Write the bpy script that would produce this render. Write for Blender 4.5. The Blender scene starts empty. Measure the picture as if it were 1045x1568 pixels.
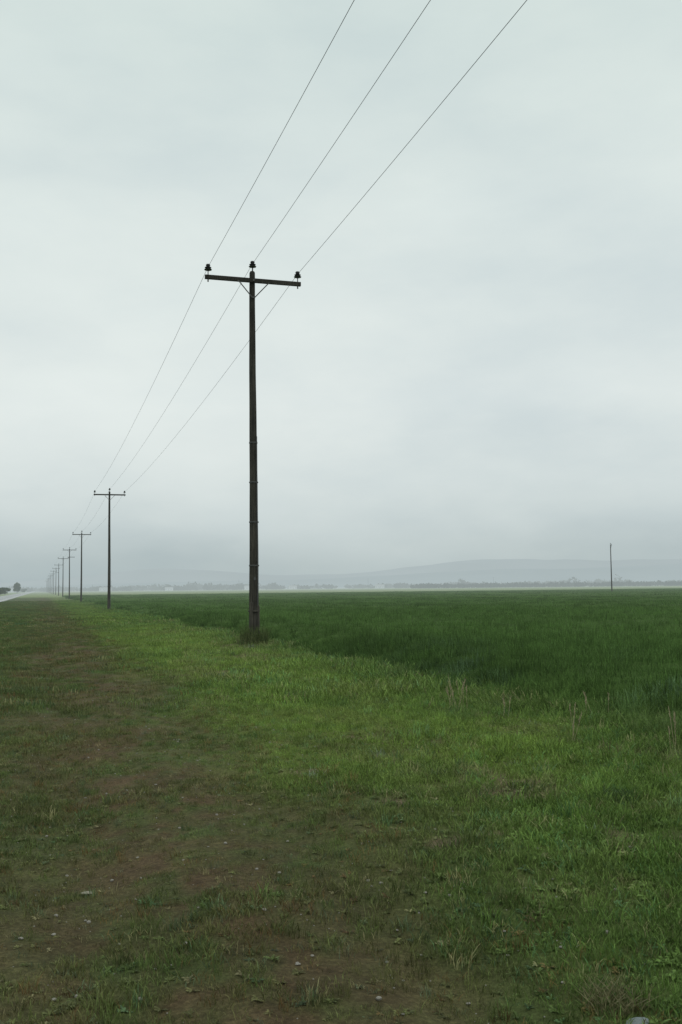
import bpy, math, numpy as np
from mathutils import Matrix, Vector
rng = np.random.default_rng(7)
scene = bpy.context.scene
scene.view_settings.view_transform='Standard'
scene.view_settings.look='None'
scene.view_settings.exposure=0

# ---------------------------------------------------------------- noise
def _h(ix,iy,seed):
    n=(ix.astype(np.int64)*374761393+iy.astype(np.int64)*668265263+seed*1442695041)&0xffffffff
    n=((n^(n>>13))*1274126177)&0xffffffff
    n=n^(n>>16)
    return (n&0xffff)/65535.0
def vn(x,y,seed=0):
    ix=np.floor(x);iy=np.floor(y);fx=x-ix;fy=y-iy
    fx=fx*fx*(3-2*fx);fy=fy*fy*(3-2*fy)
    a=_h(ix,iy,seed);b=_h(ix+1,iy,seed);c=_h(ix,iy+1,seed);d=_h(ix+1,iy+1,seed)
    return (a*(1-fx)+b*fx)*(1-fy)+(c*(1-fx)+d*fx)*fy
def fbm(x,y,seed=0,o=4):
    s=0;a=.5;t=0
    for i in range(o):
        s=s+a*vn(x*2**i+13.7*i,y*2**i+5.1*i,seed+i);t+=a;a*=.5
    return s/t
def sstep(a,b,x):
    t=np.clip((x-a)/(b-a),0,1);return t*t*(3-2*t)

# ---------------------------------------------------------------- terrain functions (world: +Y along the road, +X towards the field)
def base_z(y):
    return -0.22*sstep(35,95,y)
def ground_z(x,y):
    m=sstep(-5.2,-3,x)*(1-sstep(60,120,np.hypot(x,y)))
    z=base_z(y)+m*((fbm(x*.5,y*.3,3)-.5)*.14+(fbm(x*2.5,y*2.5,9)-.5)*.05)
    z=z-m*.05*(np.exp(-((x-.25)/.3)**2)+np.exp(-((x-1.7)/.3)**2))
    z=z+.12*np.exp(-(((x-5.87)/.7)**2+((y-28.1)/.9)**2))*m
    return z
def edge_x(y):
    y=np.asarray(y,float)
    return 6.55+(fbm(y*.35,y*0+3,21,3)-.5)*1.5+(vn(y*2.3,y*0+1,5)-.5)*.6
BARE=[(3.7,8.0,.42,.66),(3.55,7.3,.2,.25),(3.75,5.8,.33,.20),(4.1,5.6,.18,.14),(2.75,6.1,.30,.14),(3.56,10.2,.34,.7),(5.75,8.2,.4,.35),
      (4.7,24.3,.85,2.4),(3.1,19.4,.7,1.3),(3.9,20.5,.4,.8),(2.7,7.4,.16,.2),(5.5,27.2,.7,1.3),
      (5.1,10.4,.3,.4),(2.25,8.6,.22,.4)]
def zones(x,y):
    """returns albedo rgb, bare(0..1), track(0..1)"""
    x=np.asarray(x,float);y=np.asarray(y,float)
    n1=fbm(x*.9,y*.45,31);n2=fbm(x*.35,y*.12,41);n3=fbm(x*3,y*2.2,51);n4=fbm(x*1.7,y*1.1,57);n5=fbm(x*7,y*6,59)
    xx=x+(n1-.5)*1.8
    bare=np.zeros_like(x)
    for bx,by,rx,ry in BARE:
        dx=(x-bx)/rx+(fbm(x*5.3+bx,y*5.3,61,5)-.5)*4.2
        dy=(y-by)/ry+(fbm(x*5.3,y*5.3+by,71,5)-.5)*4.2
        bare=np.maximum(bare,(1-sstep(.35,1.25,np.hypot(dx,dy)))*.92)
    xt=x+(n1-.5)*1.2
    track=(np.exp(-((xt-.75)/1.2)**2))*np.clip(.58+1.5*(n4-.47)+1.8*(n5-.5),.05,1)
    near=1-sstep(20,80,np.hypot(x,y))
    track=np.clip(track,0,1)*(.45+.55*near)
    C=lambda *c:np.array(c)[None,:]
    left=C(.084,.110,.038);band=C(.168,.210,.052);mid=C(.104,.148,.041);soil=C(.122,.081,.047);pale=C(.19,.14,.098);dry=C(.205,.175,.08)
    wband=(np.exp(-((xx-3.7)/1.8)**2)*(.25+1.1*sstep(.3,.65,n2)))*sstep(5,11,y)*(1-.6*sstep(25,70,y))
    wband=np.clip(wband,0,.85)[:,None]
    wm=sstep(1.4,3.4,xx)[:,None]
    col=left*(1-wm)+mid*wm
    col=col*(1-wband)+band*wband
    dd=(np.clip((fbm(x*1.3,y*.8,81)-.5)*5,0,1)*.5)[:,None]
    col=col*(1-dd)+(col*.5+dry*.5)*dd
    tr=(track*.95)[:,None]
    col=col*(1-tr)+soil*tr
    b=bare[:,None]
    col=col*(1-b)+pale*b
    col=col*(.80+.40*n3)[:,None]
    lf=(1-sstep(-14,-12.5,x))[:,None]
    col=col*(1-lf)+C(.07,.105,.045)*lf
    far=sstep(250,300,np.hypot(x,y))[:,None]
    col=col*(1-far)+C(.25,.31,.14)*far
    return col,bare,track

# ---------------------------------------------------------------- material helpers
HAZE=(.465,.538,.54,1)
def newmat(name):
    m=bpy.data.materials.new(name);m.use_nodes=True
    m.cycles.emission_sampling='NONE'
    nt=m.node_tree
    for n in list(nt.nodes): nt.nodes.remove(n)
    out=nt.nodes.new('ShaderNodeOutputMaterial')
    return m,nt,out
def N(nt,t,**k):
    n=nt.nodes.new(t)
    for a,b in k.items(): setattr(n,a,b)
    return n
def math_(nt,op,a,b=None):
    n=N(nt,'ShaderNodeMath',operation=op)
    for i,v in enumerate((a,b)):
        if v is None: continue
        if hasattr(v,'is_output'): nt.links.new(v,n.inputs[i])
        else: n.inputs[i].default_value=v
    return n.outputs[0]
def mixc(nt,f,a,b,bt='MIX'):
    n=N(nt,'ShaderNodeMix',data_type='RGBA',blend_type=bt)
    for s,v in ((n.inputs[0],f),(n.inputs[6],a),(n.inputs[7],b)):
        if hasattr(v,'is_output'): nt.links.new(v,s)
        else: s.default_value=v
    return n.outputs[2]
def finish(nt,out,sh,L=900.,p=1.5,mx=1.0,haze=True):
    """mist painted into the material: haze-coloured emission that thickens with distance from the site"""
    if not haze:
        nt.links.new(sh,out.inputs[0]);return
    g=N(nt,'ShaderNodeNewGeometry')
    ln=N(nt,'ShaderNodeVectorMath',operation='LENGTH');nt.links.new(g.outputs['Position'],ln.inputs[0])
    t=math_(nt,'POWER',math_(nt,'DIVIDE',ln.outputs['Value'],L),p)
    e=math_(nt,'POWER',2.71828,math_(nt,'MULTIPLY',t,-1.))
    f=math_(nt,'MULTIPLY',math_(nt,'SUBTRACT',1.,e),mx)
    em=N(nt,'ShaderNodeEmission');em.inputs[0].default_value=HAZE  # painted mist: the surface itself emits the haze colour
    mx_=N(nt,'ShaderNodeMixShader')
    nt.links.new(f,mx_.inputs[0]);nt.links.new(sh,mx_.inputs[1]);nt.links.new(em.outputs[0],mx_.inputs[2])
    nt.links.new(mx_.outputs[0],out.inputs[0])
def princ(nt,rough=.8,spec=.2):
    b=N(nt,'ShaderNodeBsdfPrincipled');b.inputs['Roughness'].default_value=rough
    b.inputs['Specular IOR Level'].default_value=spec
    return b
def noise(nt,scale,detail=4,rough=.6,vec=None,out='Fac'):
    n=N(nt,'ShaderNodeTexNoise');n.inputs['Scale'].default_value=scale;n.inputs['Detail'].default_value=detail
    n.inputs['Roughness'].default_value=rough
    if vec is not None: nt.links.new(vec,n.inputs['Vector'])
    return n.outputs[out]
def ramp(nt,fac,stops):
    r=N(nt,'ShaderNodeValToRGB');nt.links.new(fac,r.inputs[0])
    el=r.color_ramp.elements
    while len(el)<len(stops): el.new(.5)
    for e,(p,c) in zip(el,stops):
        e.position=p;e.color=(c[0],c[1],c[2],1) if not isinstance(c,float) else (c,c,c,1)
    return r.outputs[0]
def simple(name,col,rough=.8,spec=.2,nscale=20,var=.35,haze=True,stretch=None,metal=0,L=900.):
    m,nt,out=newmat(name);b=princ(nt,rough,spec);b.inputs['Metallic'].default_value=metal
    tc=N(nt,'ShaderNodeTexCoord');vec=tc.outputs['Object']
    if stretch:
        mp=N(nt,'ShaderNodeMapping');nt.links.new(vec,mp.inputs[0]);mp.inputs['Scale'].default_value=stretch;vec=mp.outputs[0]
    f=noise(nt,nscale,5,.65,vec)
    lo=tuple(c*(1-var) for c in col);hi=tuple(c*(1+var) for c in col)
    nt.links.new(ramp(nt,f,[(.3,lo),(.7,hi)]),b.inputs['Base Color'])
    bp=N(nt,'ShaderNodeBump');bp.inputs['Strength'].default_value=.5;bp.inputs['Distance'].default_value=.01
    nt.links.new(f,bp.inputs['Height']);nt.links.new(bp.outputs[0],b.inputs['Normal'])
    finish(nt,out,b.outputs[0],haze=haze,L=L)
    return m

def ground_mat():
    m,nt,out=newmat('verge_soil_and_turf');b=princ(nt,.9,.12)
    at=N(nt,'ShaderNodeAttribute',attribute_name='tint')
    g=N(nt,'ShaderNodeNewGeometry')
    f1=noise(nt,38,6,.75,g.outputs['Position']);f2=noise(nt,6,5,.7,g.outputs['Position'])
    c=mixc(nt,1.,at.outputs['Color'],ramp(nt,f1,[(.25,.35),(.5,.8),(.75,1.6)]),'MULTIPLY')
    c=mixc(nt,1.,c,ramp(nt,f2,[(.3,(.75,.72,.7)),(.7,(1.2,1.25,1.15))]),'MULTIPLY')
    nt.links.new(c,b.inputs['Base Color'])
    bp=N(nt,'ShaderNodeBump');bp.inputs['Strength'].default_value=.8;bp.inputs['Distance'].default_value=.03
    nt.links.new(f1,bp.inputs['Height']);nt.links.new(bp.outputs[0],b.inputs['Normal'])
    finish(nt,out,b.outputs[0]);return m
def canopy_mat():
    m,nt,out=newmat('crop_canopy');b=princ(nt,.9,.03)
    g=N(nt,'ShaderNodeNewGeometry')
    mp=N(nt,'ShaderNodeMapping');mp.inputs['Scale'].default_value=(.10,.02,1);nt.links.new(g.outputs['Position'],mp.inputs[0])
    f0=noise(nt,1,4,.6,mp.outputs[0]);f1=noise(nt,3.5,6,.8,g.outputs['Position'])
    c=ramp(nt,f0,[(.3,(.058,.104,.026)),(.55,(.070,.128,.030)),(.75,(.088,.150,.036))])
    c=mixc(nt,1.,c,ramp(nt,f1,[(.3,.45),(.5,.95),(.72,1.6)]),'MULTIPLY')
    nt.links.new(c,b.inputs['Base Color'])
    bp=N(nt,'ShaderNodeBump');bp.inputs['Strength'].default_value=1;bp.inputs['Distance'].default_value=.15
    nt.links.new(f1,bp.inputs['Height']);nt.links.new(bp.outputs[0],b.inputs['Normal'])
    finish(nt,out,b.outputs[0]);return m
def blade_mat(name='grass_blade',instanced=True,col=(.1,.15,.04),spec=.15):
    m,nt,out=newmat(name);b=princ(nt,.6,spec)
    g=N(nt,'ShaderNodeNewGeometry')
    if instanced:
        at=N(nt,'ShaderNodeAttribute',attribute_name='tint',attribute_type='INSTANCER');c=at.outputs['Color']
    else:
        rgb=N(nt,'ShaderNodeRGB');rgb.outputs[0].default_value=(*col,1);c=rgb.outputs[0]
    f=noise(nt,60,1,.5,g.outputs['Position'])
    c=mixc(nt,1.,c,ramp(nt,f,[(.3,.65),(.7,1.5)]),'MULTIPLY')
    nt.links.new(c,b.inputs['Base Color'])
    tl=N(nt,'ShaderNodeBsdfTranslucent');nt.links.new(c,tl.inputs[0])
    mx=N(nt,'ShaderNodeMixShader');mx.inputs[0].default_value=.25
    nt.links.new(b.outputs[0],mx.inputs[1]);nt.links.new(tl.outputs[0],mx.inputs[2])
    finish(nt,out,mx.outputs[0]);return m

# ---------------------------------------------------------------- mesh helpers
def link(o,parent=None):
    scene.collection.objects.link(o)
    if parent: o.parent=parent
    return o
def mesh_obj(name,v,f,mat=None,parent=None,smooth=False,linkit=True):
    me=bpy.data.meshes.new(name);me.from_pydata([tuple(map(float,a)) for a in v],[],f);me.update()
    if mat: me.materials.append(mat)
    if smooth: me.polygons.foreach_set('use_smooth',[True]*len(me.polygons))
    o=bpy.data.objects.new(name,me)
    if linkit: link(o,parent)
    return o
def grid_mesh(name,X,Y,Z,mat,smooth=True):
    ny,nx=X.shape
    co=np.stack([X,Y,Z],-1).reshape(-1,3).astype(np.float32)
    i=np.arange(ny*nx).reshape(ny,nx)
    q=np.stack([i[:-1,:-1],i[:-1,1:],i[1:,1:],i[1:,:-1]],-1).reshape(-1,4)
    me=bpy.data.meshes.new(name)
    me.vertices.add(len(co));me.vertices.foreach_set('co',co.ravel())
    me.loops.add(q.size);me.loops.foreach_set('vertex_index',q.ravel().astype(np.int32))
    me.polygons.add(len(q));me.polygons.foreach_set('loop_start',(np.arange(len(q))*4).astype(np.int32))
    me.update(calc_edges=True);me.validate()
    me.polygons.foreach_set('use_smooth',np.ones(len(me.polygons),bool))
    me.materials.append(mat)
    return link(bpy.data.objects.new(name,me))
def axis(a,b,step,lo,hi,g=1.16):
    c=list(np.arange(a,b,step));s=step;x=c[-1]
    while x<hi: s*=g;x+=s;c.append(x)
    s=step;x=a;l=[]
    while x>lo: s*=g;x-=s;l.append(x)
    return np.array(l[::-1]+c)
def lathe(prof,n=16):
    v=[];f=[]
    for r,z in prof:
        for k in range(n):
            a=2*math.pi*k/n;v.append((r*math.cos(a),r*math.sin(a),z))
    for i in range(len(prof)-1):
        for k in range(n):
            f.append((i*n+k,i*n+(k+1)%n,(i+1)*n+(k+1)%n,(i+1)*n+k))
    f.append(tuple(range(n))[::-1]);f.append(tuple((len(prof)-1)*n+k for k in range(n)))
    return v,f
def join(parts):
    V=[];F=[]
    for v,f in parts:
        o=len(V);V+=list(v);F+=[tuple(i+o for i in a) for a in f]
    return V,F
def box(cx,cy,cz,sx,sy,sz,R=None):
    v=[Vector((x*sx/2,y*sy/2,z*sz/2)) for x in(-1,1) for y in(-1,1) for z in(-1,1)]
    if R: v=[R@a for a in v]
    v=[(a.x+cx,a.y+cy,a.z+cz) for a in v]
    return v,[(0,1,3,2),(4,6,7,5),(0,4,5,1),(2,3,7,6),(0,2,6,4),(1,5,7,3)]
def beam(p,q,w,t):
    p=Vector(p);q=Vector(q);d=(q-p);L=d.length;R=d.to_track_quat('X','Y').to_matrix()
    c=(p+q)/2
    return box(c.x,c.y,c.z,L,w,t,R)
def tr(vf,x,y,z):
    return [(a[0]+x,a[1]+y,a[2]+z) for a in vf[0]],vf[1]

# ---------------------------------------------------------------- ground
gm=ground_mat()
xs=axis(-7,13,.09,-5500,5500);ys=axis(-3,34,.12,-900,6500)
X,Y=np.meshgrid(xs,ys)
Z=ground_z(X,Y)
ground=grid_mesh('ground',X,Y,Z,gm)
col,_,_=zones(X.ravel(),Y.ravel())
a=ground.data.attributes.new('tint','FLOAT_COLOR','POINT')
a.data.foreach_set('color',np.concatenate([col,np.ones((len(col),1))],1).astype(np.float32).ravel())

# ---------------------------------------------------------------- road (wet asphalt)
def road_mat():
    m,nt,out=newmat('wet_asphalt');b=princ(nt,.3,.6)
    g=N(nt,'ShaderNodeNewGeometry');f=noise(nt,30,5,.7,g.outputs['Position']);f2=noise(nt,.4,3,.6,g.outputs['Position'])
    nt.links.new(ramp(nt,f,[(.3,(.035,.036,.038)),(.7,(.07,.07,.072))]),b.inputs['Base Color'])
    nt.links.new(ramp(nt,f2,[(.35,.16),(.65,.38)]),b.inputs['Roughness'])
    finish(nt,out,b.outputs[0]);return m
ry=np.concatenate([np.arange(-60,120,2.),np.geomspace(120,3500,60)])
rx=np.array([-12.4,-12.1,-9.1,-6.3,-6.0]);rz=np.array([-.03,.07,.11,.07,-.03])
X,Y=np.meshgrid(rx,ry);Z=base_z(Y)+rz[None,:]
road=grid_mesh('road',X,Y,Z,road_mat())
paint=simple('road_paint',(.75,.75,.72),.5,.4,12,.12)
for nm,x0,x1 in (('edge_line_near',-6.65,-6.52),('edge_line_far',-11.85,-11.72)):
    X,Y=np.meshgrid(np.array([x0,x1]),ry);zr=np.interp(X,rx,rz)
    o=grid_mesh(nm,X,Y,base_z(Y)+zr+.004,paint);o.parent=road
yp=simple('centre_paint',(.6,.42,.06),.5,.4,12,.12)
V=[];F=[]
for k in range(-4,60):
    y0=k*12.;zc=.114
    i=len(V);V+=[(-9.16,y0,float(base_z(np.array(y0)))+zc-.001),(-9.04,y0,float(base_z(np.array(y0)))+zc-.001),(-9.04,y0+3,float(base_z(np.array(y0+3)))+zc-.001),(-9.16,y0+3,float(base_z(np.array(y0+3)))+zc-.001)];F.append((i,i+1,i+2,i+3))
mesh_obj('centre_dashes',V,F,yp,road)

# ---------------------------------------------------------------- crop field
cy=axis(-3,60,.35,-80,318,1.10);cy=cy[cy<=330]
sx=np.concatenate([[0,.25,.55],np.arange(.9,30,.35),np.geomspace(30.5,1600,90)])
S,Y=np.meshgrid(sx,cy);X=edge_x(Y)+S
Z=base_z(Y)+.36*sstep(-.3,1.3,S)+(fbm(X*.25,Y*.12,91)-.5)*.12*sstep(0,2,S)+(fbm(X*1.4,Y*1.4,95)-.5)*.10*sstep(0,1,S)
Z[:,0]=base_z(Y[:,0])-.15;Z[:,1]-=.1
Z[-1,:]-=.5
crop=grid_mesh('crop_field',X,Y,Z,canopy_mat())

# ---------------------------------------------------------------- blade clumps
bm=blade_mat()
bw=blade_mat('wheat_blade',spec=.06)
def clump(name,n,rad,h0,h1,w,lean,mat=bm,curl=.5,seed=0):
    r=np.random.default_rng(seed);V=[];F=[]
    for k in range(n):
        a=r.uniform(0,6.283);d=rad*math.sqrt(r.uniform());px,py=d*math.cos(a),d*math.sin(a)
        h=r.uniform(h0,h1);b=r.uniform(0,6.283);l=h*lean*r.uniform(.2,1);ww=w*r.uniform(.7,1.3)
        c=r.uniform(0,3.14159);wx,wy=math.cos(c)*ww/2,math.sin(c)*ww/2
        i=len(V)
        for t,wf in ((0,.8),(.45,1),(.8,.65)):
            q=t**(1+curl*1.5);zz=h*(t-curl*.25*t*t)
            cx,cy_=px+math.cos(b)*l*q,py+math.sin(b)*l*q
            V+=[(cx-wx*wf,cy_-wy*wf,zz-(.01 if t==0 else 0)),(cx+wx*wf,cy_+wy*wf,zz-(.01 if t==0 else 0))]
        V.append((px+math.cos(b)*l,py+math.sin(b)*l,h*(1-curl*.3)))
        F+=[(i,i+1,i+3,i+2),(i+2,i+3,i+5,i+4),(i+4,i+5,i+6)]
    return mesh_obj(name,V,F,mat,linkit=False)
def rosette(name,n,L,w,seed):
    r=np.random.default_rng(seed);V=[];F=[]
    for k in range(n):
        a=r.uniform(0,6.283);l=L*r.uniform(.5,1);up=r.uniform(.15,.9);ca,sa=math.cos(a),math.sin(a);i=len(V);ww=w*r.uniform(.6,1.2)
        for t,wf,z in ((0,.2,0),(.4,.8,.35),(.75,1,.45),(1,.1,.35)):
            V+=[(ca*l*t-sa*ww*wf/2,sa*l*t+ca*ww*wf/2,z*l*up+.004),(ca*l*t+sa*ww*wf/2,sa*l*t-ca*ww*wf/2,z*l*up+.006)]
        F+=[(i+j,i+j+1,i+j+3,i+j+2) for j in (0,2,4)]
    return mesh_obj(name,V,F,bm,linkit=False)
def scatter(name,pts,tint,scale,rot,kind,protos,parent=None):
    me=bpy.data.meshes.new(name);n=len(pts)
    me.vertices.add(n);me.vertices.foreach_set('co',pts.astype(np.float32).ravel())
    def at(nm,ty,key,d):
        A=me.attributes.new(nm,ty,'POINT');A.data.foreach_set(key,d)
    at('tint','FLOAT_COLOR','color',np.concatenate([tint,np.ones((n,1))],1).astype(np.float32).ravel())
    at('sc','FLOAT','value',scale.astype(np.float32));at('rz','FLOAT','value',rot.astype(np.float32));at('kind','INT','value',kind.astype(np.int32))
    me.update()
    o=link(bpy.data.objects.new(name,me),parent)
    c=bpy.data.collections.new(name+'_prototypes')
    for p in protos: c.objects.link(p)
    ng=bpy.data.node_groups.new(name+'_scatter','GeometryNodeTree')
    ng.interface.new_socket('Geometry',in_out='INPUT',socket_type='NodeSocketGeometry')
    ng.interface.new_socket('Geometry',in_out='OUTPUT',socket_type='NodeSocketGeometry')
    gi=ng.nodes.new('NodeGroupInput');go=ng.nodes.new('NodeGroupOutput')
    ip=ng.nodes.new('GeometryNodeInstanceOnPoints')
    ci=ng.nodes.new('GeometryNodeCollectionInfo');ci.inputs['Collection'].default_value=c
    ci.inputs['Separate Children'].default_value=True;ci.inputs['Reset Children'].default_value=True
    def na(nm,ty):
        q=ng.nodes.new('GeometryNodeInputNamedAttribute');q.data_type=ty;q.inputs['Name'].default_value=nm;return q.outputs[0]
    cx=ng.nodes.new('ShaderNodeCombineXYZ');er=ng.nodes.new('FunctionNodeEulerToRotation')
    L=ng.links.new
    L(gi.outputs[0],ip.inputs['Points']);L(ci.outputs[0],ip.inputs['Instance']);ip.inputs['Pick Instance'].default_value=True
    L(na('kind','INT'),ip.inputs['Instance Index']);L(na('rz','FLOAT'),cx.inputs[2]);L(cx.outputs[0],er.inputs[0]);L(er.outputs[0],ip.inputs['Rotation'])
    L(na('sc','FLOAT'),ip.inputs['Scale']);L(ip.outputs[0],go.inputs[0])
    md=o.modifiers.new('scatter','NODES');md.node_group=ng
    return o
YAW=math.radians(16.82)
def wedge(x,y,half=27,margin=2.0):
    fx,fy=math.sin(YAW),math.cos(YAW)
    d=x*fx+y*fy;l=x*fy-y*fx
    return (d>1.0)&(np.abs(l)<d*math.tan(math.radians(half-5))+margin)
def ring(n,r0,r1,half=26):
    a=math.pi/2-YAW+rng.uniform(-math.radians(half),math.radians(half),n)
    r=np.sqrt(rng.uniform(r0*r0,r1*r1,n));return r*np.cos(a),r*np.sin(a)
def uni(x0,x1,y0,y1,dens):
    n=int((x1-x0)*(y1-y0)*dens);return rng.uniform(x0,x1,n),rng.uniform(y0,y1,n)

# verge grass
protos=[clump('a_short_grass',16,.07,.02,.06,.0045,.8,seed=1),clump('b_short_grass',15,.08,.025,.075,.0045,1.0,seed=2),
        clump('c_tuft',20,.06,.04,.12,.0045,.7,seed=3),rosette('d_weed',9,.05,.015,4),rosette('e_weed',12,.04,.011,5),
        clump('f_mid_grass',30,.20,.035,.09,.009,.8,seed=6),clump('g_mid_grass',26,.20,.04,.13,.009,.8,seed=7),
        clump('h_far_grass',36,.6,.05,.15,.03,.7,seed=8)]
parts=[]
x,y=uni(-4,8,2.,14,360);k=wedge(x,y)&(x<edge_x(y)+.4);x,y=x[k],y[k]
kd=rng.choice([0,1,2,3,4],len(x),p=[.38,.33,.07,.11,.11]);parts.append((x,y,kd))
x,y=uni(-5.5,8,14,48,62);k=wedge(x,y)&(x<edge_x(y)+.3);x,y=x[k],y[k]
kd=rng.choice([5,6],len(x),p=[.65,.35]);parts.append((x,y,kd))
x,y=uni(-5.8,8,48,180,6);kd=np.full(len(x),7);k=x<edge_x(y)+.2;parts.append((x[k],y[k],kd[k]))
P=[];T=[];Sc=[];K=[]
for x,y,kd in parts:
    c,b,t=zones(x,y)
    dens=fbm(x*2.2,y*1.6,111)
    keep=rng.uniform(size=len(x))<np.clip((1-b*1.1)*(1-.60*t)*(.6+.9*dens),0,1)
    x,y,kd,c,b,t,dens=[q[keep] for q in (x,y,kd,c,b,t,dens)]
    hs=.72+.45*sstep(1.5,4,x)+1.1*sstep(5.2,7.0,x)*(1-.6*sstep(12,22,y))+(fbm(x*.8,y*.6,131)-.5)*1.0-.25*t
    hs=np.clip(hs,.4,2.9)*rng.uniform(.7,1.35,len(x))
    g=np.stack([c[:,0]*.95,c[:,1]*1.13,c[:,2]*.93],-1)
    tt=np.clip(t,0,1)[:,None];g=g*(1-.5*tt)+np.array([.112,.118,.044])*.5*tt
    eb=(sstep(5.6,6.9,x)*.6)[:,None];g=g*(1-eb)+np.array([.105,.172,.044])*eb
    u=rng.uniform(size=len(x))
    dry=u<.06;g[dry]=g[dry]*.4+np.array([.25,.22,.12])*.6
    red=(u>.92)&(x<2.5);g[red]=g[red]*.4+np.array([.15,.075,.035])*.6
    blu=(u>.80)&(u<.88);g[blu]*=np.array([.85,1.03,1.5])
    g*=(rng.uniform(.58,1.6,len(x)))[:,None]
    P.append(np.stack([x,y,ground_z(x,y)-.004],-1));T.append(g);Sc.append(hs);K.append(kd)
P=np.concatenate(P);T=np.concatenate(T);Sc=np.concatenate(Sc);K=np.concatenate(K)
print('verge clumps',len(P))
grass=scatter('verge_grass',P,T,Sc,rng.uniform(0,6.28,len(P)),K,protos)

# crop plants
cp=[clump('a_wheat',22,.16,.38,.66,.016,.35,seed=11,curl=.35,mat=bw),clump('b_wheat',18,.16,.32,.60,.017,.5,seed=12,curl=.6,mat=bw),
    clump('c_wheat_far',30,.5,.42,.58,.03,.3,seed=13,curl=.4,mat=bw),clump('d_wheat_far',40,1.6,.44,.56,.07,.3,seed=14,curl=.4,mat=bw)]
P=[];T=[];Sc=[];K=[]
for r0,r1,n,ks in ((5,26,25000,(0,1)),(26,60,22000,(0,1)),(60,130,12000,(2,2)),(130,300,8000,(3,3))):
    x,y=ring(n,r0,r1);k=(x>edge_x(y)-.1)&(y<316);x,y=x[k],y[k]
    P.append(np.stack([x,y,base_z(y)-.02+(fbm(x*.25,y*.12,91)-.5)*.1],-1))
    e=x-edge_x(y);n0=fbm(x*.12,y*.03,141);n1=fbm(x*.6,y*.4,151)
    c=np.array([.070,.130,.033])[None,:]*(.75+.5*n0)[:,None]
    bl=(np.exp(-((e-1.5)/1.6)**2)*sstep(.40,.56,n1)*(1-sstep(13,24,y)))[:,None]
    bl=bl*(rng.uniform(size=len(x))<.55)[:,None]
    c=c*(1-bl)+np.array([.115,.185,.105])*bl
    dk=(np.exp(-((e-1.2)/1.5)**2)*sstep(10,16,y)*(1-sstep(60,110,y)))[:,None]*.22
    c=c*(1-dk)
    lg=(np.exp(-(np.maximum(e,0)/.8)**2)*(1-sstep(9,16,y)))[:,None]*.7
    c=c*(1-lg)+np.array([.110,.180,.046])*lg
    c=c*rng.uniform(.55,1.6,len(x))[:,None]
    s=rng.uniform(.78,1.12,len(x))*(.85+.3*n1)*(.50+.50*sstep(-.2,1.2,e))
    T.append(c);Sc.append(s);K.append(rng.choice(ks,len(x)))
P=np.concatenate(P);T=np.concatenate(T);Sc=np.concatenate(Sc);K=np.concatenate(K)
print('crop clumps',len(P))
wheat=scatter('wheat_plants',P,T,Sc,rng.uniform(0,6.28,len(P)),K,cp,parent=crop)

# ---------------------------------------------------------------- gravel
gv=simple('pale_stone',(.26,.245,.21),.7,.3,30,.4,haze=False)
def stone_or_litter(name,seed,flat=.5,mat=gv,linkit=False,size=.5):
    import bmesh
    b=bmesh.new();bmesh.ops.create_icosphere(b,subdivisions=2,radius=size);r=np.random.default_rng(seed)
    ax=[Vector(r.normal(size=3)).normalized() for _ in range(7)];dd=r.uniform(.55,.9,7)*size
    for v in b.verts:
        for q,d in zip(ax,dd):
            h=v.co.dot(q)
            if h>d: v.co-=q*(h-d)
        v.co.z*=flat
    me=bpy.data.meshes.new(name);b.to_mesh(me);b.free();me.materials.append(mat)
    o=bpy.data.objects.new(name,me)
    if linkit: link(o)
    return o
st=[stone_or_litter('a_stone',1),stone_or_litter('b_stone',2,.4),stone_or_litter('c_stone',3,.7)]
x,y=uni(-3,7,2.2,16,20);k=wedge(x,y);x,y=x[k],y[k]
s=.008+.020*rng.uniform(size=len(x))**3
scatter('gravel',np.stack([x,y,ground_z(x,y)+s*.2],-1),np.ones((len(x),3)),s,rng.uniform(0,6.28,len(x)),rng.integers(0,3,len(x)),st)
def put_stone_or_litter(x,y,s,col,flat=.45,seed=9):
    m=simple('stone_or_litter_surface',col,.6,.35,14,.35,haze=False)
    o=stone_or_litter('stone_or_litter',seed,flat,m,True);o.scale=(s*1.5,s,s);o.rotation_euler=(0,.1,seed*1.3);o.location=(x,y,float(ground_z(np.array(x),np.array(y)))+s*.18)
put_stone_or_litter(1.0,3.72,.05,(.20,.22,.23),seed=9)
put_stone_or_litter(.28,6.0,.055,(.24,.22,.16),.25,seed=10)
put_stone_or_litter(2.21,3.46,.07,(.17,.20,.20),.35,seed=12)  # grey-blue piece of litter, modelled with the stone shape

# ---------------------------------------------------------------- tufts & stalks
def own_tuft(name,x,y,protoargs,col,scale=1):
    m=blade_mat(name+'_blades',False,col)
    o=clump(name,*protoargs[:-1],mat=m,seed=protoargs[-1],curl=.4);link(o)
    o.location=(x,y,float(ground_z(np.array(x),np.array(y)))-.01);o.scale=(scale,)*3
own_tuft('grass_tuft',5.80,27.75,(260,.42,.25,.62,.014,.55,31),(.075,.100,.032))
own_tuft('grass_tuft',5.6,27.6,(120,.34,.15,.4,.014,.9,32),(.12,.14,.055))
own_tuft('grass_tuft',4.2,6.75,(170,.17,.05,.14,.006,.9,33),(.050,.090,.030))
own_tuft('grass_tuft',2.24,3.66,(240,.13,.04,.12,.004,1.3,34),(.16,.15,.075))
own_tuft('grass_tuft',5.0,11.5,(120,.25,.10,.26,.007,.8,35),(.12,.185,.05))
own_tuft('grass_tuft',6.3,9.3,(160,.35,.2,.42,.009,.7,36),(.11,.17,.05))
own_tuft('grass_tuft',6.0,16.5,(160,.35,.2,.42,.010,.7,37),(.11,.17,.05))
dm=blade_mat('dry_straw',False,(.37,.32,.20))
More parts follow.
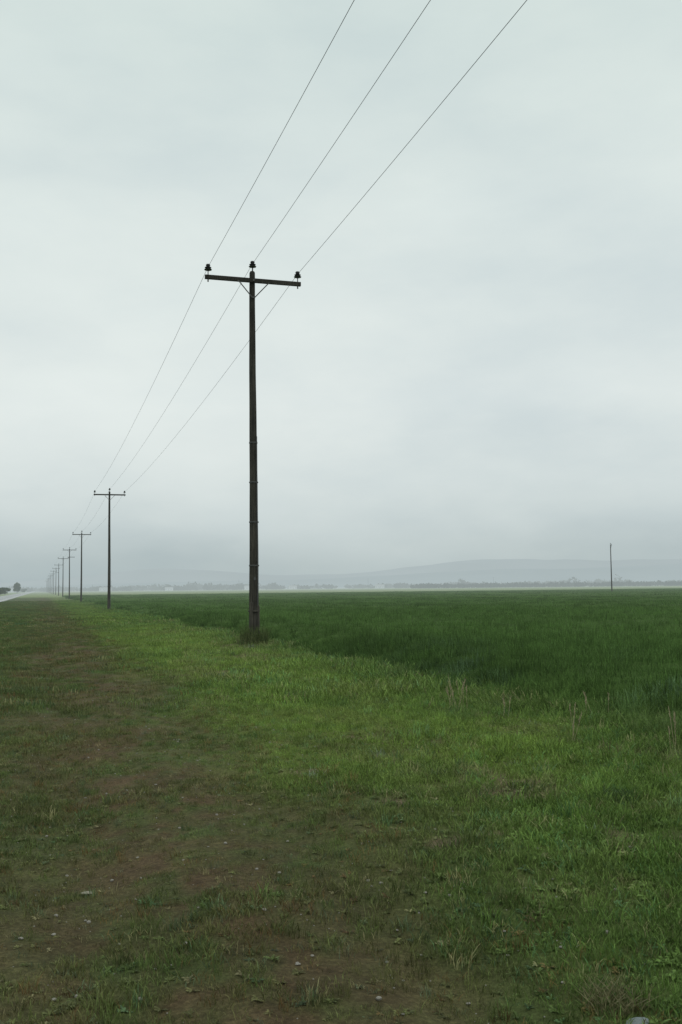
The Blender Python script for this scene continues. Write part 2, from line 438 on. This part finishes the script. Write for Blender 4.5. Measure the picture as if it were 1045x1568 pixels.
def stalks(x,y,n,h,seed,spread=.12):
    r=np.random.default_rng(seed);V=[];F=[]
    for k in range(n):
        a=r.uniform(0,6.28);d=spread*r.uniform(0,1);px,py=d*math.cos(a),d*math.sin(a);hh=h*r.uniform(.45,1.1)
        b=r.uniform(0,6.28);l=hh*r.uniform(.02,.4);tx,ty=px+math.cos(b)*l,py+math.sin(b)*l
        parts=[beam((px,py,0),(tx,ty,hh),.003,.003)]
        for j in range(7):
            t=.72+.04*j;c=Vector((px,py,0)).lerp(Vector((tx,ty,hh)),t)
            parts.append(beam(c,c+Vector((r.uniform(-.01,.01),r.uniform(-.01,.01),.035)),.0048,.003))
        v,f=join(parts);o=len(V);V+=v;F+=[tuple(i+o for i in q) for q in f]
    o=mesh_obj('dry_grass_stalks',V,F,dm);o.location=(x,y,float(ground_z(np.array(x),np.array(y))))
stalks(5.35,12.4,12,.46,1,.15);stalks(5.2,9.15,4,.42,2,.06);stalks(5.95,8.5,4,.40,3,.07);stalks(5.5,11.3,3,.25,4,.06);stalks(6.4,10.6,3,.48,6,.25)

# ---------------------------------------------------------------- utility poles
def wood_mat():
    m,nt,out=newmat('weathered_pole_wood');b=princ(nt,.8,.15)
    tc=N(nt,'ShaderNodeTexCoord');mp=N(nt,'ShaderNodeMapping');mp.inputs['Scale'].default_value=(22,22,.7)
    nt.links.new(tc.outputs['Object'],mp.inputs[0]);f=noise(nt,1.6,6,.75,mp.outputs[0])
    f2=noise(nt,1.2,4,.6,tc.outputs['Object'])
    sp=N(nt,'ShaderNodeSeparateXYZ');nt.links.new(tc.outputs['Object'],sp.inputs[0])
    lo=ramp(nt,math_(nt,'DIVIDE',sp.outputs[2],11.),[(0.,1.8),(.10,1.6),(.13,1.05),(.5,1.),(1.,.75)])
    c=ramp(nt,f,[(.3,(.016,.016,.014)),(.5,(.044,.041,.033)),(.72,(.100,.090,.070))])
    c=mixc(nt,1.,c,lo,'MULTIPLY');c=mixc(nt,1.,c,ramp(nt,f2,[(.3,.6),(.7,1.3)]),'MULTIPLY')
    nt.links.new(c,b.inputs['Base Color'])
    bp=N(nt,'ShaderNodeBump');bp.inputs['Distance'].default_value=.02;nt.links.new(f,bp.inputs['Height']);nt.links.new(bp.outputs[0],b.inputs['Normal'])
    finish(nt,out,b.outputs[0],L=1000);return m
wood=wood_mat()
ins=simple('brown_black_porcelain',(.018,.018,.018),.35,.4,8,.3)
steel=simple('dark_galvanised_steel',(.06,.06,.058),.55,.4,25,.3)
def shaft(H,r0,r1,n=20):
    r=np.random.default_rng(4);V=[];F=[];zs=np.concatenate([[-.4,0,.4,.8,1.2],np.linspace(1.6,H-.06,26),[H-.02,H]])
    off=r.normal(size=(n,))*.006
    for z in zs:
        t=max(z,0)/H;R=r0+(r1-r0)*t**.85
        if z>=H-.03: R*= .82 if z<H else .4
        for k in range(n):
            a=2*math.pi*k/n;rr=R+off[k]*(1-.5*t)+.002*math.sin(z*3+k)
            if k in (13,): rr-=.018*max(0,1-t*1.4)
            V.append((rr*math.cos(a)+.012*math.sin(z*.5),rr*math.sin(a),z))
    for i in range(len(zs)-1):
        for k in range(n): F.append((i*n+k,i*n+(k+1)%n,(i+1)*n+(k+1)%n,(i+1)*n+k))
    F.append(tuple((len(zs)-1)*n+k for k in range(n)))
    return V,F
H=10.9;ARM=10.58;HL=1.42
V,F=shaft(H,.150,.082)
me_sh=mesh_obj('pole_shaft',V,F,wood,linkit=False,smooth=True).data
arm=join([box(0,-.125,ARM,2*HL,.095,.115)])
me_arm=mesh_obj('crossarm',*arm,wood,linkit=False).data
insv,insf=lathe([(.018,0),(.03,.02),(.045,.03),(.105,.035),(.112,.05),(.075,.075),(.05,.085),(.09,.095),(.098,.108),(.06,.13),(.045,.14),(.06,.152),(.066,.18),(.05,.205),(.02,.212)],18)
def insul(x,y,z): return tr((insv,insf),x,y,z)
me_ins=mesh_obj('insulators',*join([insul(-HL+.09,-.125,ARM+.17),insul(HL-.09,-.125,ARM+.17),insul(0,0,H+.09)]),ins,linkit=False,smooth=False).data
pv=lathe([(.014,0),(.014,.20)],8)
me_pin=mesh_obj('insulator_pins',*join([tr(pv,-HL+.09,-.125,ARM+.03),tr(pv,HL-.09,-.125,ARM+.03),tr(lathe([(.022,0),(.018,.2)],8),0,0,H-.08),
    tr(lathe([(.02,-.09),(.02,.0)],8),-HL+.09,-.125,ARM-.05),tr(lathe([(.02,-.09),(.02,.0)],8),HL-.09,-.125,ARM-.05)]),steel,linkit=False).data
me_br=mesh_obj('crossarm_braces',*join([beam((-.46,-.18,ARM-.04),(-.035,-.115,ARM-.50),.028,.014),beam((.46,-.18,ARM-.04),(.035,-.115,ARM-.50),.028,.014),
    box(0,-.135,ARM-.5,.09,.05,.04),box(0,-.178,ARM,.05,.02,.05)]),steel,linkit=False).data
bn=[]
for z,r in ((2.25,.146),(3.5,.138),(4.65,.131),(5.8,.123)):
    bn.append(tr(lathe([(r-.004,0),(r+.001,.006),(r+.001,.036),(r-.004,.042)],20),.012*math.sin(z*.5),0,z))
bn.append(beam((.09,-.13,.05),(.075,-.10,6.0),.03,.03))
bn.append(box(.0,-.158,1.9,.06,.012,.09))
me_bn=mesh_obj('bands_and_tags',*join(bn),steel,linkit=False).data
me_st=mesh_obj('stub_reinforcement',*join([tr(lathe([(.055,-.3),(.055,1.18),(.03,1.24)],10),-.095,-.115,0),tr(lathe([(.05,-.3),(.05,1.10),(.03,1.15)],10),.10,-.10,0),
   tr(lathe([(.172,0),(.176,.01),(.176,.04),(.172,.05)],20),0,-.02,.3),tr(lathe([(.170,0),(.172,.01),(.172,.04),(.168,.05)],20),0,-.02,.95)]),wood,linkit=False,smooth=True).data
arm2=mesh_obj('lower_crossarm',*join([box(0.35,-.125,ARM-1.55,1.5,.09,.10)]),wood,linkit=False).data
def pole(x,y,z,s=1,rot=0,stub=False,second=False,lean=0,sxx=None):
    e=bpy.data.objects.new('utility_pole',None);link(e);e.location=(x,y,z);e.scale=(sxx or s,s,s);e.rotation_euler=(0,lean,rot)
    L=[('pole_shaft',me_sh),('crossarm',me_arm),('insulators',me_ins),('insulator_pins',me_pin),('crossarm_braces',me_br),('bands_and_tags',me_bn)]
    if stub: L.append(('stub_reinforcement',me_st))
    if second: L.append(('lower_crossarm',arm2))
    for nm,me in L:
        link(bpy.data.objects.new(nm,me),e)
    return e
PX=5.86;SP=62.6
info=[]
for k in range(-1,17):
    y=28.1+SP*k;s=1.0 if k==0 else (1.08 if k==-1 else .965+.012*math.sin(k*2.1))
    sxx=.88 if k==-1 else s
    z=float(ground_z(np.array(PX),np.array(y))) if k!=0 else 0.02
    ln=0 if k<1 else .006*math.sin(k*3.3)
    pole(PX,y,z,s,0,stub=(k==0),second=(k in (3,6)),lean=ln,sxx=sxx);info.append((y,z,s,sxx))
pole(119.6,191.8,-.2,.97,math.radians(62))
for i,(px,py) in enumerate([(60,900),(170,880),(285,860),(400,840),(520,820)]):
    pole(px,py,-.2,.85,math.radians(80))
# ---------------------------------------------------------------- wires
wm=simple('conductor_wire',(.03,.03,.03),.6,.3,5,.2)
for off,zz in ((-HL+.09,ARM+.30),(0,H+.22),(HL-.09,ARM+.30)):
    cu=bpy.data.curves.new('power_line','CURVE');cu.dimensions='3D';cu.bevel_depth=.0055;cu.bevel_resolution=1;cu.use_fill_caps=True
    pts=[]
    for i in range(len(info)-1):
        (y0,z0,s0,w0),(y1,z1,s1,w1)=info[i],info[i+1];n=40 if i<2 else 12
        yo=-.125 if off else 0
        for j in range(n):
            t=j/n;pts.append((PX+off*(w0+(w1-w0)*t),y0+(y1-y0)*t+yo,(z0+zz*s0)*(1-t)+(z1+zz*s1)*t-4*.5*t*(1-t)))
    y1,z1,s1,w1=info[-1];pts.append((PX+off*w1,y1,z1+zz*s1))
    sp=cu.splines.new('POLY');sp.points.add(len(pts)-1)
    for p,c in zip(sp.points,pts): p.co=(*c,1)
    cu.materials.append(wm);link(bpy.data.objects.new('power_line',cu))

# ---------------------------------------------------------------- trees / bushes by the road, treeline
def foliage_mat(name,col,mx=1.,L=900.):
    m,nt,out=newmat(name);b=princ(nt,.8,.1);g=N(nt,'ShaderNodeNewGeometry')
    f=noise(nt,.9,4,.7,g.outputs['Position'])
    nt.links.new(ramp(nt,f,[(.3,tuple(c*.5 for c in col)),(.7,tuple(c*1.5 for c in col))]),b.inputs['Base Color'])
    finish(nt,out,b.outputs[0],L=L,mx=mx);return m
fol=foliage_mat('roadside_foliage',(.06,.088,.04),L=1450)
bark=simple('bark',(.06,.05,.04),.9,.1,6,.3)
def leafcloud(r,c,R,n,s):
    V=[];F=[]
    d=r.normal(size=(n,3));d/=np.linalg.norm(d,axis=1)[:,None];d*=(r.uniform(0,1,n)**.4)[:,None]
    P=np.array(c)+d*np.array(R)
    A=r.normal(size=(n,3))*s;B=r.normal(size=(n,3))*s
    for p,a_,b_ in zip(P,A,B):
        i=len(V);V+=[p-a_,p+b_,p+a_,p-b_*.7];F.append((i,i+1,i+2,i+3))
    return V,F
def tree(name,x,y,h,w,seed,low=False):
    r=np.random.default_rng(seed);e=bpy.data.objects.new(name,None);link(e);e.location=(x,y,-.25)
    tp=[lathe([(h*.04,-.2),(h*.028,h*.25),(h*.015,h*.6)],8)]
    for k in range(6):
        a=r.uniform(0,6.28);z=h*r.uniform(.2,.45);tp.append(beam((0,0,z),(math.cos(a)*w*.32,math.sin(a)*w*.32,z+h*.25),h*.012,h*.012))
    mesh_obj('trunk_and_limbs',*join(tp),bark,e)
    cl=[]
    for k in range(12):
        a=r.uniform(0,6.28);d=r.uniform(0,.34)*w;z=h*(r.uniform(.15,.62) if low else r.uniform(.30,.8))
        cl.append(leafcloud(r,(math.cos(a)*d,math.sin(a)*d,z),(w*.22,w*.22,h*.17),190,h*.026))
    mesh_obj('crown',*join(cl),fol,e)
tree('roadside_tree',-15.4,740,8.2,6.2,3)
for i,(x,y,h,w_) in enumerate([(-16.5,520,4.8,7),(-18.5,480,4.2,6),(-20.5,560,4.8,7),(-23.5,480,4.0,7),(-16,1050,5,7),(-27,430,3.8,7),(-32,450,4.4,8)]):
    tree('roadside_bush',x,y,h,w_,2+i,True)

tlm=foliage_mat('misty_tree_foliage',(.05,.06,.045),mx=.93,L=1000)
r=np.random.default_rng(77);cl=[]
for k in range(620):
    an=math.radians(r.uniform(-16,50));gap=vn(np.array([math.degrees(an)*.9]),np.array([.5]),8)[0]
    if r.uniform()>.3+1.1*gap: continue
    D=r.uniform(1150,1500);hh=r.uniform(3,7)*(.6+.7*gap)
    if r.uniform()<.06: hh*=1.6
    w=r.uniform(4,13)
    cl.append(leafcloud(r,(D*math.sin(an),D*math.cos(an),hh*.45),(w,w*.6,hh*.5),46,1.2))
for k in range(260):
    an=math.radians(r.uniform(21,50));D=r.uniform(900,960)
    cl.append(leafcloud(r,(D*math.sin(an),D*math.cos(an),1.6),(8,5,r.uniform(1.4,2.4)),26,.9))
mesh_obj('distant_treeline',*join(cl),tlm)

# distant farm buildings
wallm=simple('misty_white_wall',(.62,.63,.62),.7,.2,3,.08,L=800);roofm=simple('misty_roof',(.25,.24,.23),.7,.2,3,.2,L=800);glass=simple('window_dark',(.04,.05,.06),.3,.5,3,.2,L=800)
def house(name,x,y,w,d,h,rot):
    e=bpy.data.objects.new(name,None);link(e);e.location=(x,y,-.3);e.rotation_euler=(0,0,rot)
    mesh_obj('walls',[(-w/2,-d/2,0),(w/2,-d/2,0),(w/2,d/2,0),(-w/2,d/2,0),(-w/2,-d/2,h),(w/2,-d/2,h),(w/2,d/2,h),(-w/2,d/2,h),(-w/2,0,h*1.45),(w/2,0,h*1.45)],
      [(0,1,5,4),(2,3,7,6),(1,2,6,9,5),(3,0,4,8,7)],wallm,e)
    o=.4
    mesh_obj('roof',[(-w/2-o,-d/2-o,h-.1),(w/2+o,-d/2-o,h-.1),(w/2+o,0,h*1.45+.15),(-w/2-o,0,h*1.45+.15),(-w/2-o,d/2+o,h-.1),(w/2+o,d/2+o,h-.1)],[(0,1,2,3),(3,2,5,4)],roofm,e)
    V,F=join([box(wx,-d/2-.03,h*.55,1.2,.05,1.2) for wx in np.linspace(-w*.35,w*.35,4) if abs(wx)>1])
    mesh_obj('windows',V,F,glass,e);mesh_obj('door',*box(0,-d/2-.03,1.05,1.1,.05,2.1),roofm,e)
for i,(an,D,w,h) in enumerate([(-1.6,1120,9,2.8),(3.5,1130,12,3),(7,1110,8,2.6),(11.6,1120,13,3.2),(14,1130,8,3),(19,1120,10,3),(22.5,1110,12,2.8),(24.5,1120,8,3.2),(27,1130,10,2.6)]):
    a_=math.radians(an);house('farm_house' if i%2 else 'farm_shed',D*math.sin(a_),D*math.cos(a_),w,8,h,-a_+.2*math.sin(i*5))

# ---------------------------------------------------------------- hills
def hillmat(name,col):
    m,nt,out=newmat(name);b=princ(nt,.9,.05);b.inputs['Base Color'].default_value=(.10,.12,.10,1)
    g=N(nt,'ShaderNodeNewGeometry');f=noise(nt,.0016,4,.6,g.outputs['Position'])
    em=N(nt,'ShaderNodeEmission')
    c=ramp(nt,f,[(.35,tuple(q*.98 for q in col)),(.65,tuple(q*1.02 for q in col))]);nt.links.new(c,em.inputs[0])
    mx=N(nt,'ShaderNodeMixShader');mx.inputs[0].default_value=.96  # mist painted as emission over the hill's own colour
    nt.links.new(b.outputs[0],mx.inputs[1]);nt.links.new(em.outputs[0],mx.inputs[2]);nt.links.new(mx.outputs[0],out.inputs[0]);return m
def hills(name,D,prof,mat,seed,rough=.05):
    an=np.linspace(-12,55,420);hh=np.interp(an,[p[0] for p in prof],[p[1] for p in prof])
    k=np.ones(13)/13;hh=np.convolve(np.pad(hh,6,'edge'),k,'valid')
    hh=hh*D/1524*(1+(fbm(an*.6,an*0+.3,seed,5)-.5)*rough*2)
    t=np.array([0,.3,.6,.85,1,1.15,1.5])
    prof_t=np.array([0,.45,.8,.96,1,.95,.3])
    A,Tt=np.meshgrid(np.radians(an),t);R=D+(Tt-1)*700
    Zz=hh[None,:]*prof_t[:,None]+(fbm(A*60,Tt*3,seed+3)-.5)*hh[None,:]*.12*(Tt<1)*(Tt>0)-2
    return grid_mesh(name,R*np.sin(A),R*np.cos(A),Zz,mat)
hills('hills',5200,[(-12,8),(-3,10),(3,22),(6,33),(9,29),(13,20),(18,22),(21,32),(24,40),(28,40),(32,36),(36,37),(45,30),(55,20)],hillmat('hill_far_painted_haze',(.438,.508,.52)),5)
hills('hills',4200,[(-12,4),(0,8),(8,12),(14,13),(20,19),(25,26),(30,25),(34,29),(38,33),(45,25),(55,12)],hillmat('hill_near_painted_haze',(.420,.493,.505)),15)

# ---------------------------------------------------------------- sky & sun
w=bpy.data.worlds.new('World');scene.world=w;w.use_nodes=True;nt=w.node_tree
for n in list(nt.nodes): nt.nodes.remove(n)
out=N(nt,'ShaderNodeOutputWorld');bg=N(nt,'ShaderNodeBackground');bg.inputs['Strength'].default_value=.1
SE,SR=math.radians(52),math.radians(150)
sky=N(nt,'ShaderNodeTexSky',sky_type='NISHITA');sky.sun_disc=False;sky.sun_elevation=SE;sky.sun_rotation=SR
sky.dust_density=4
tc=N(nt,'ShaderNodeTexCoord');sp=N(nt,'ShaderNodeSeparateXYZ');nt.links.new(tc.outputs['Generated'],sp.inputs[0])
mp=N(nt,'ShaderNodeMapping');mp.inputs['Scale'].default_value=(1,1,2.4);mp.inputs['Rotation'].default_value=(.25,.2,0);nt.links.new(tc.outputs['Generated'],mp.inputs[0])
n1=noise(nt,2.6,6,.52,mp.outputs[0]);n2=noise(nt,1.1,3,.5,mp.outputs[0])
mp3=N(nt,'ShaderNodeMapping');mp3.inputs['Scale'].default_value=(1,1,2.6);mp3.inputs['Rotation'].default_value=(.1,.35,.4);nt.links.new(tc.outputs['Generated'],mp3.inputs[0])
n3=noise(nt,5.5,7,.55,mp3.outputs[0])
el=math_(nt,'ADD',sp.outputs[2],math_(nt,'MULTIPLY',math_(nt,'SUBTRACT',n1,.5),.07))
grad=ramp(nt,el,[(0.,(.445,.52,.527)),(.025,(.475,.548,.552)),(.06,(.572,.645,.647)),(.10,(.672,.74,.733)),(.18,(.75,.812,.797)),(.36,(.74,.812,.79)),(.50,(.69,.777,.75)),(.60,(.655,.747,.725)),(1.,(.80,.86,.84))])
cl=ramp(nt,n1,[(.3,(.90,.92,.94)),(.5,(1.,1.,1.)),(.7,(1.045,1.04,1.035))])
cl2=ramp(nt,n2,[(.3,(.96,.97,.975)),(.7,(1.03,1.025,1.02))])
cl3=ramp(nt,n3,[(.3,(.955,.965,.975)),(.52,(1.,1.,1.)),(.7,(1.025,1.022,1.02))])
c=mixc(nt,1.,mixc(nt,1.,mixc(nt,1.,grad,cl,'MULTIPLY'),cl2,'MULTIPLY'),cl3,'MULTIPLY')
c=mixc(nt,1.,c,(10,10,10,1),'MULTIPLY')
c=mixc(nt,.02,c,sky.outputs[0])
nt.links.new(c,bg.inputs[0]);nt.links.new(bg.outputs[0],out.inputs[0])
sl=bpy.data.lights.new('sun','SUN');sl.energy=.65;sl.angle=math.radians(40);sl.color=(1,.97,.92)
so=link(bpy.data.objects.new('sun',sl))
d=Vector((math.sin(SR)*math.cos(SE),math.cos(SR)*math.cos(SE),math.sin(SE)))
so.rotation_euler=d.to_track_quat('Z','Y').to_euler();so.location=(0,0,50)

# ---------------------------------------------------------------- camera
cam=bpy.data.cameras.new('camera');cam.sensor_fit='VERTICAL';cam.sensor_height=36;cam.sensor_width=24;cam.lens=35;cam.clip_end=20000;cam.clip_start=.1
co=link(bpy.data.objects.new('camera',cam));scene.camera=co
pitch=math.atan(115/1524)
M=Matrix.Rotation(-YAW,4,'Z')@Matrix.Rotation(math.pi/2+pitch,4,'X')@Matrix.Rotation(math.radians(-.6),4,'Z')
M.translation=(0,0,1.65);co.matrix_world=M
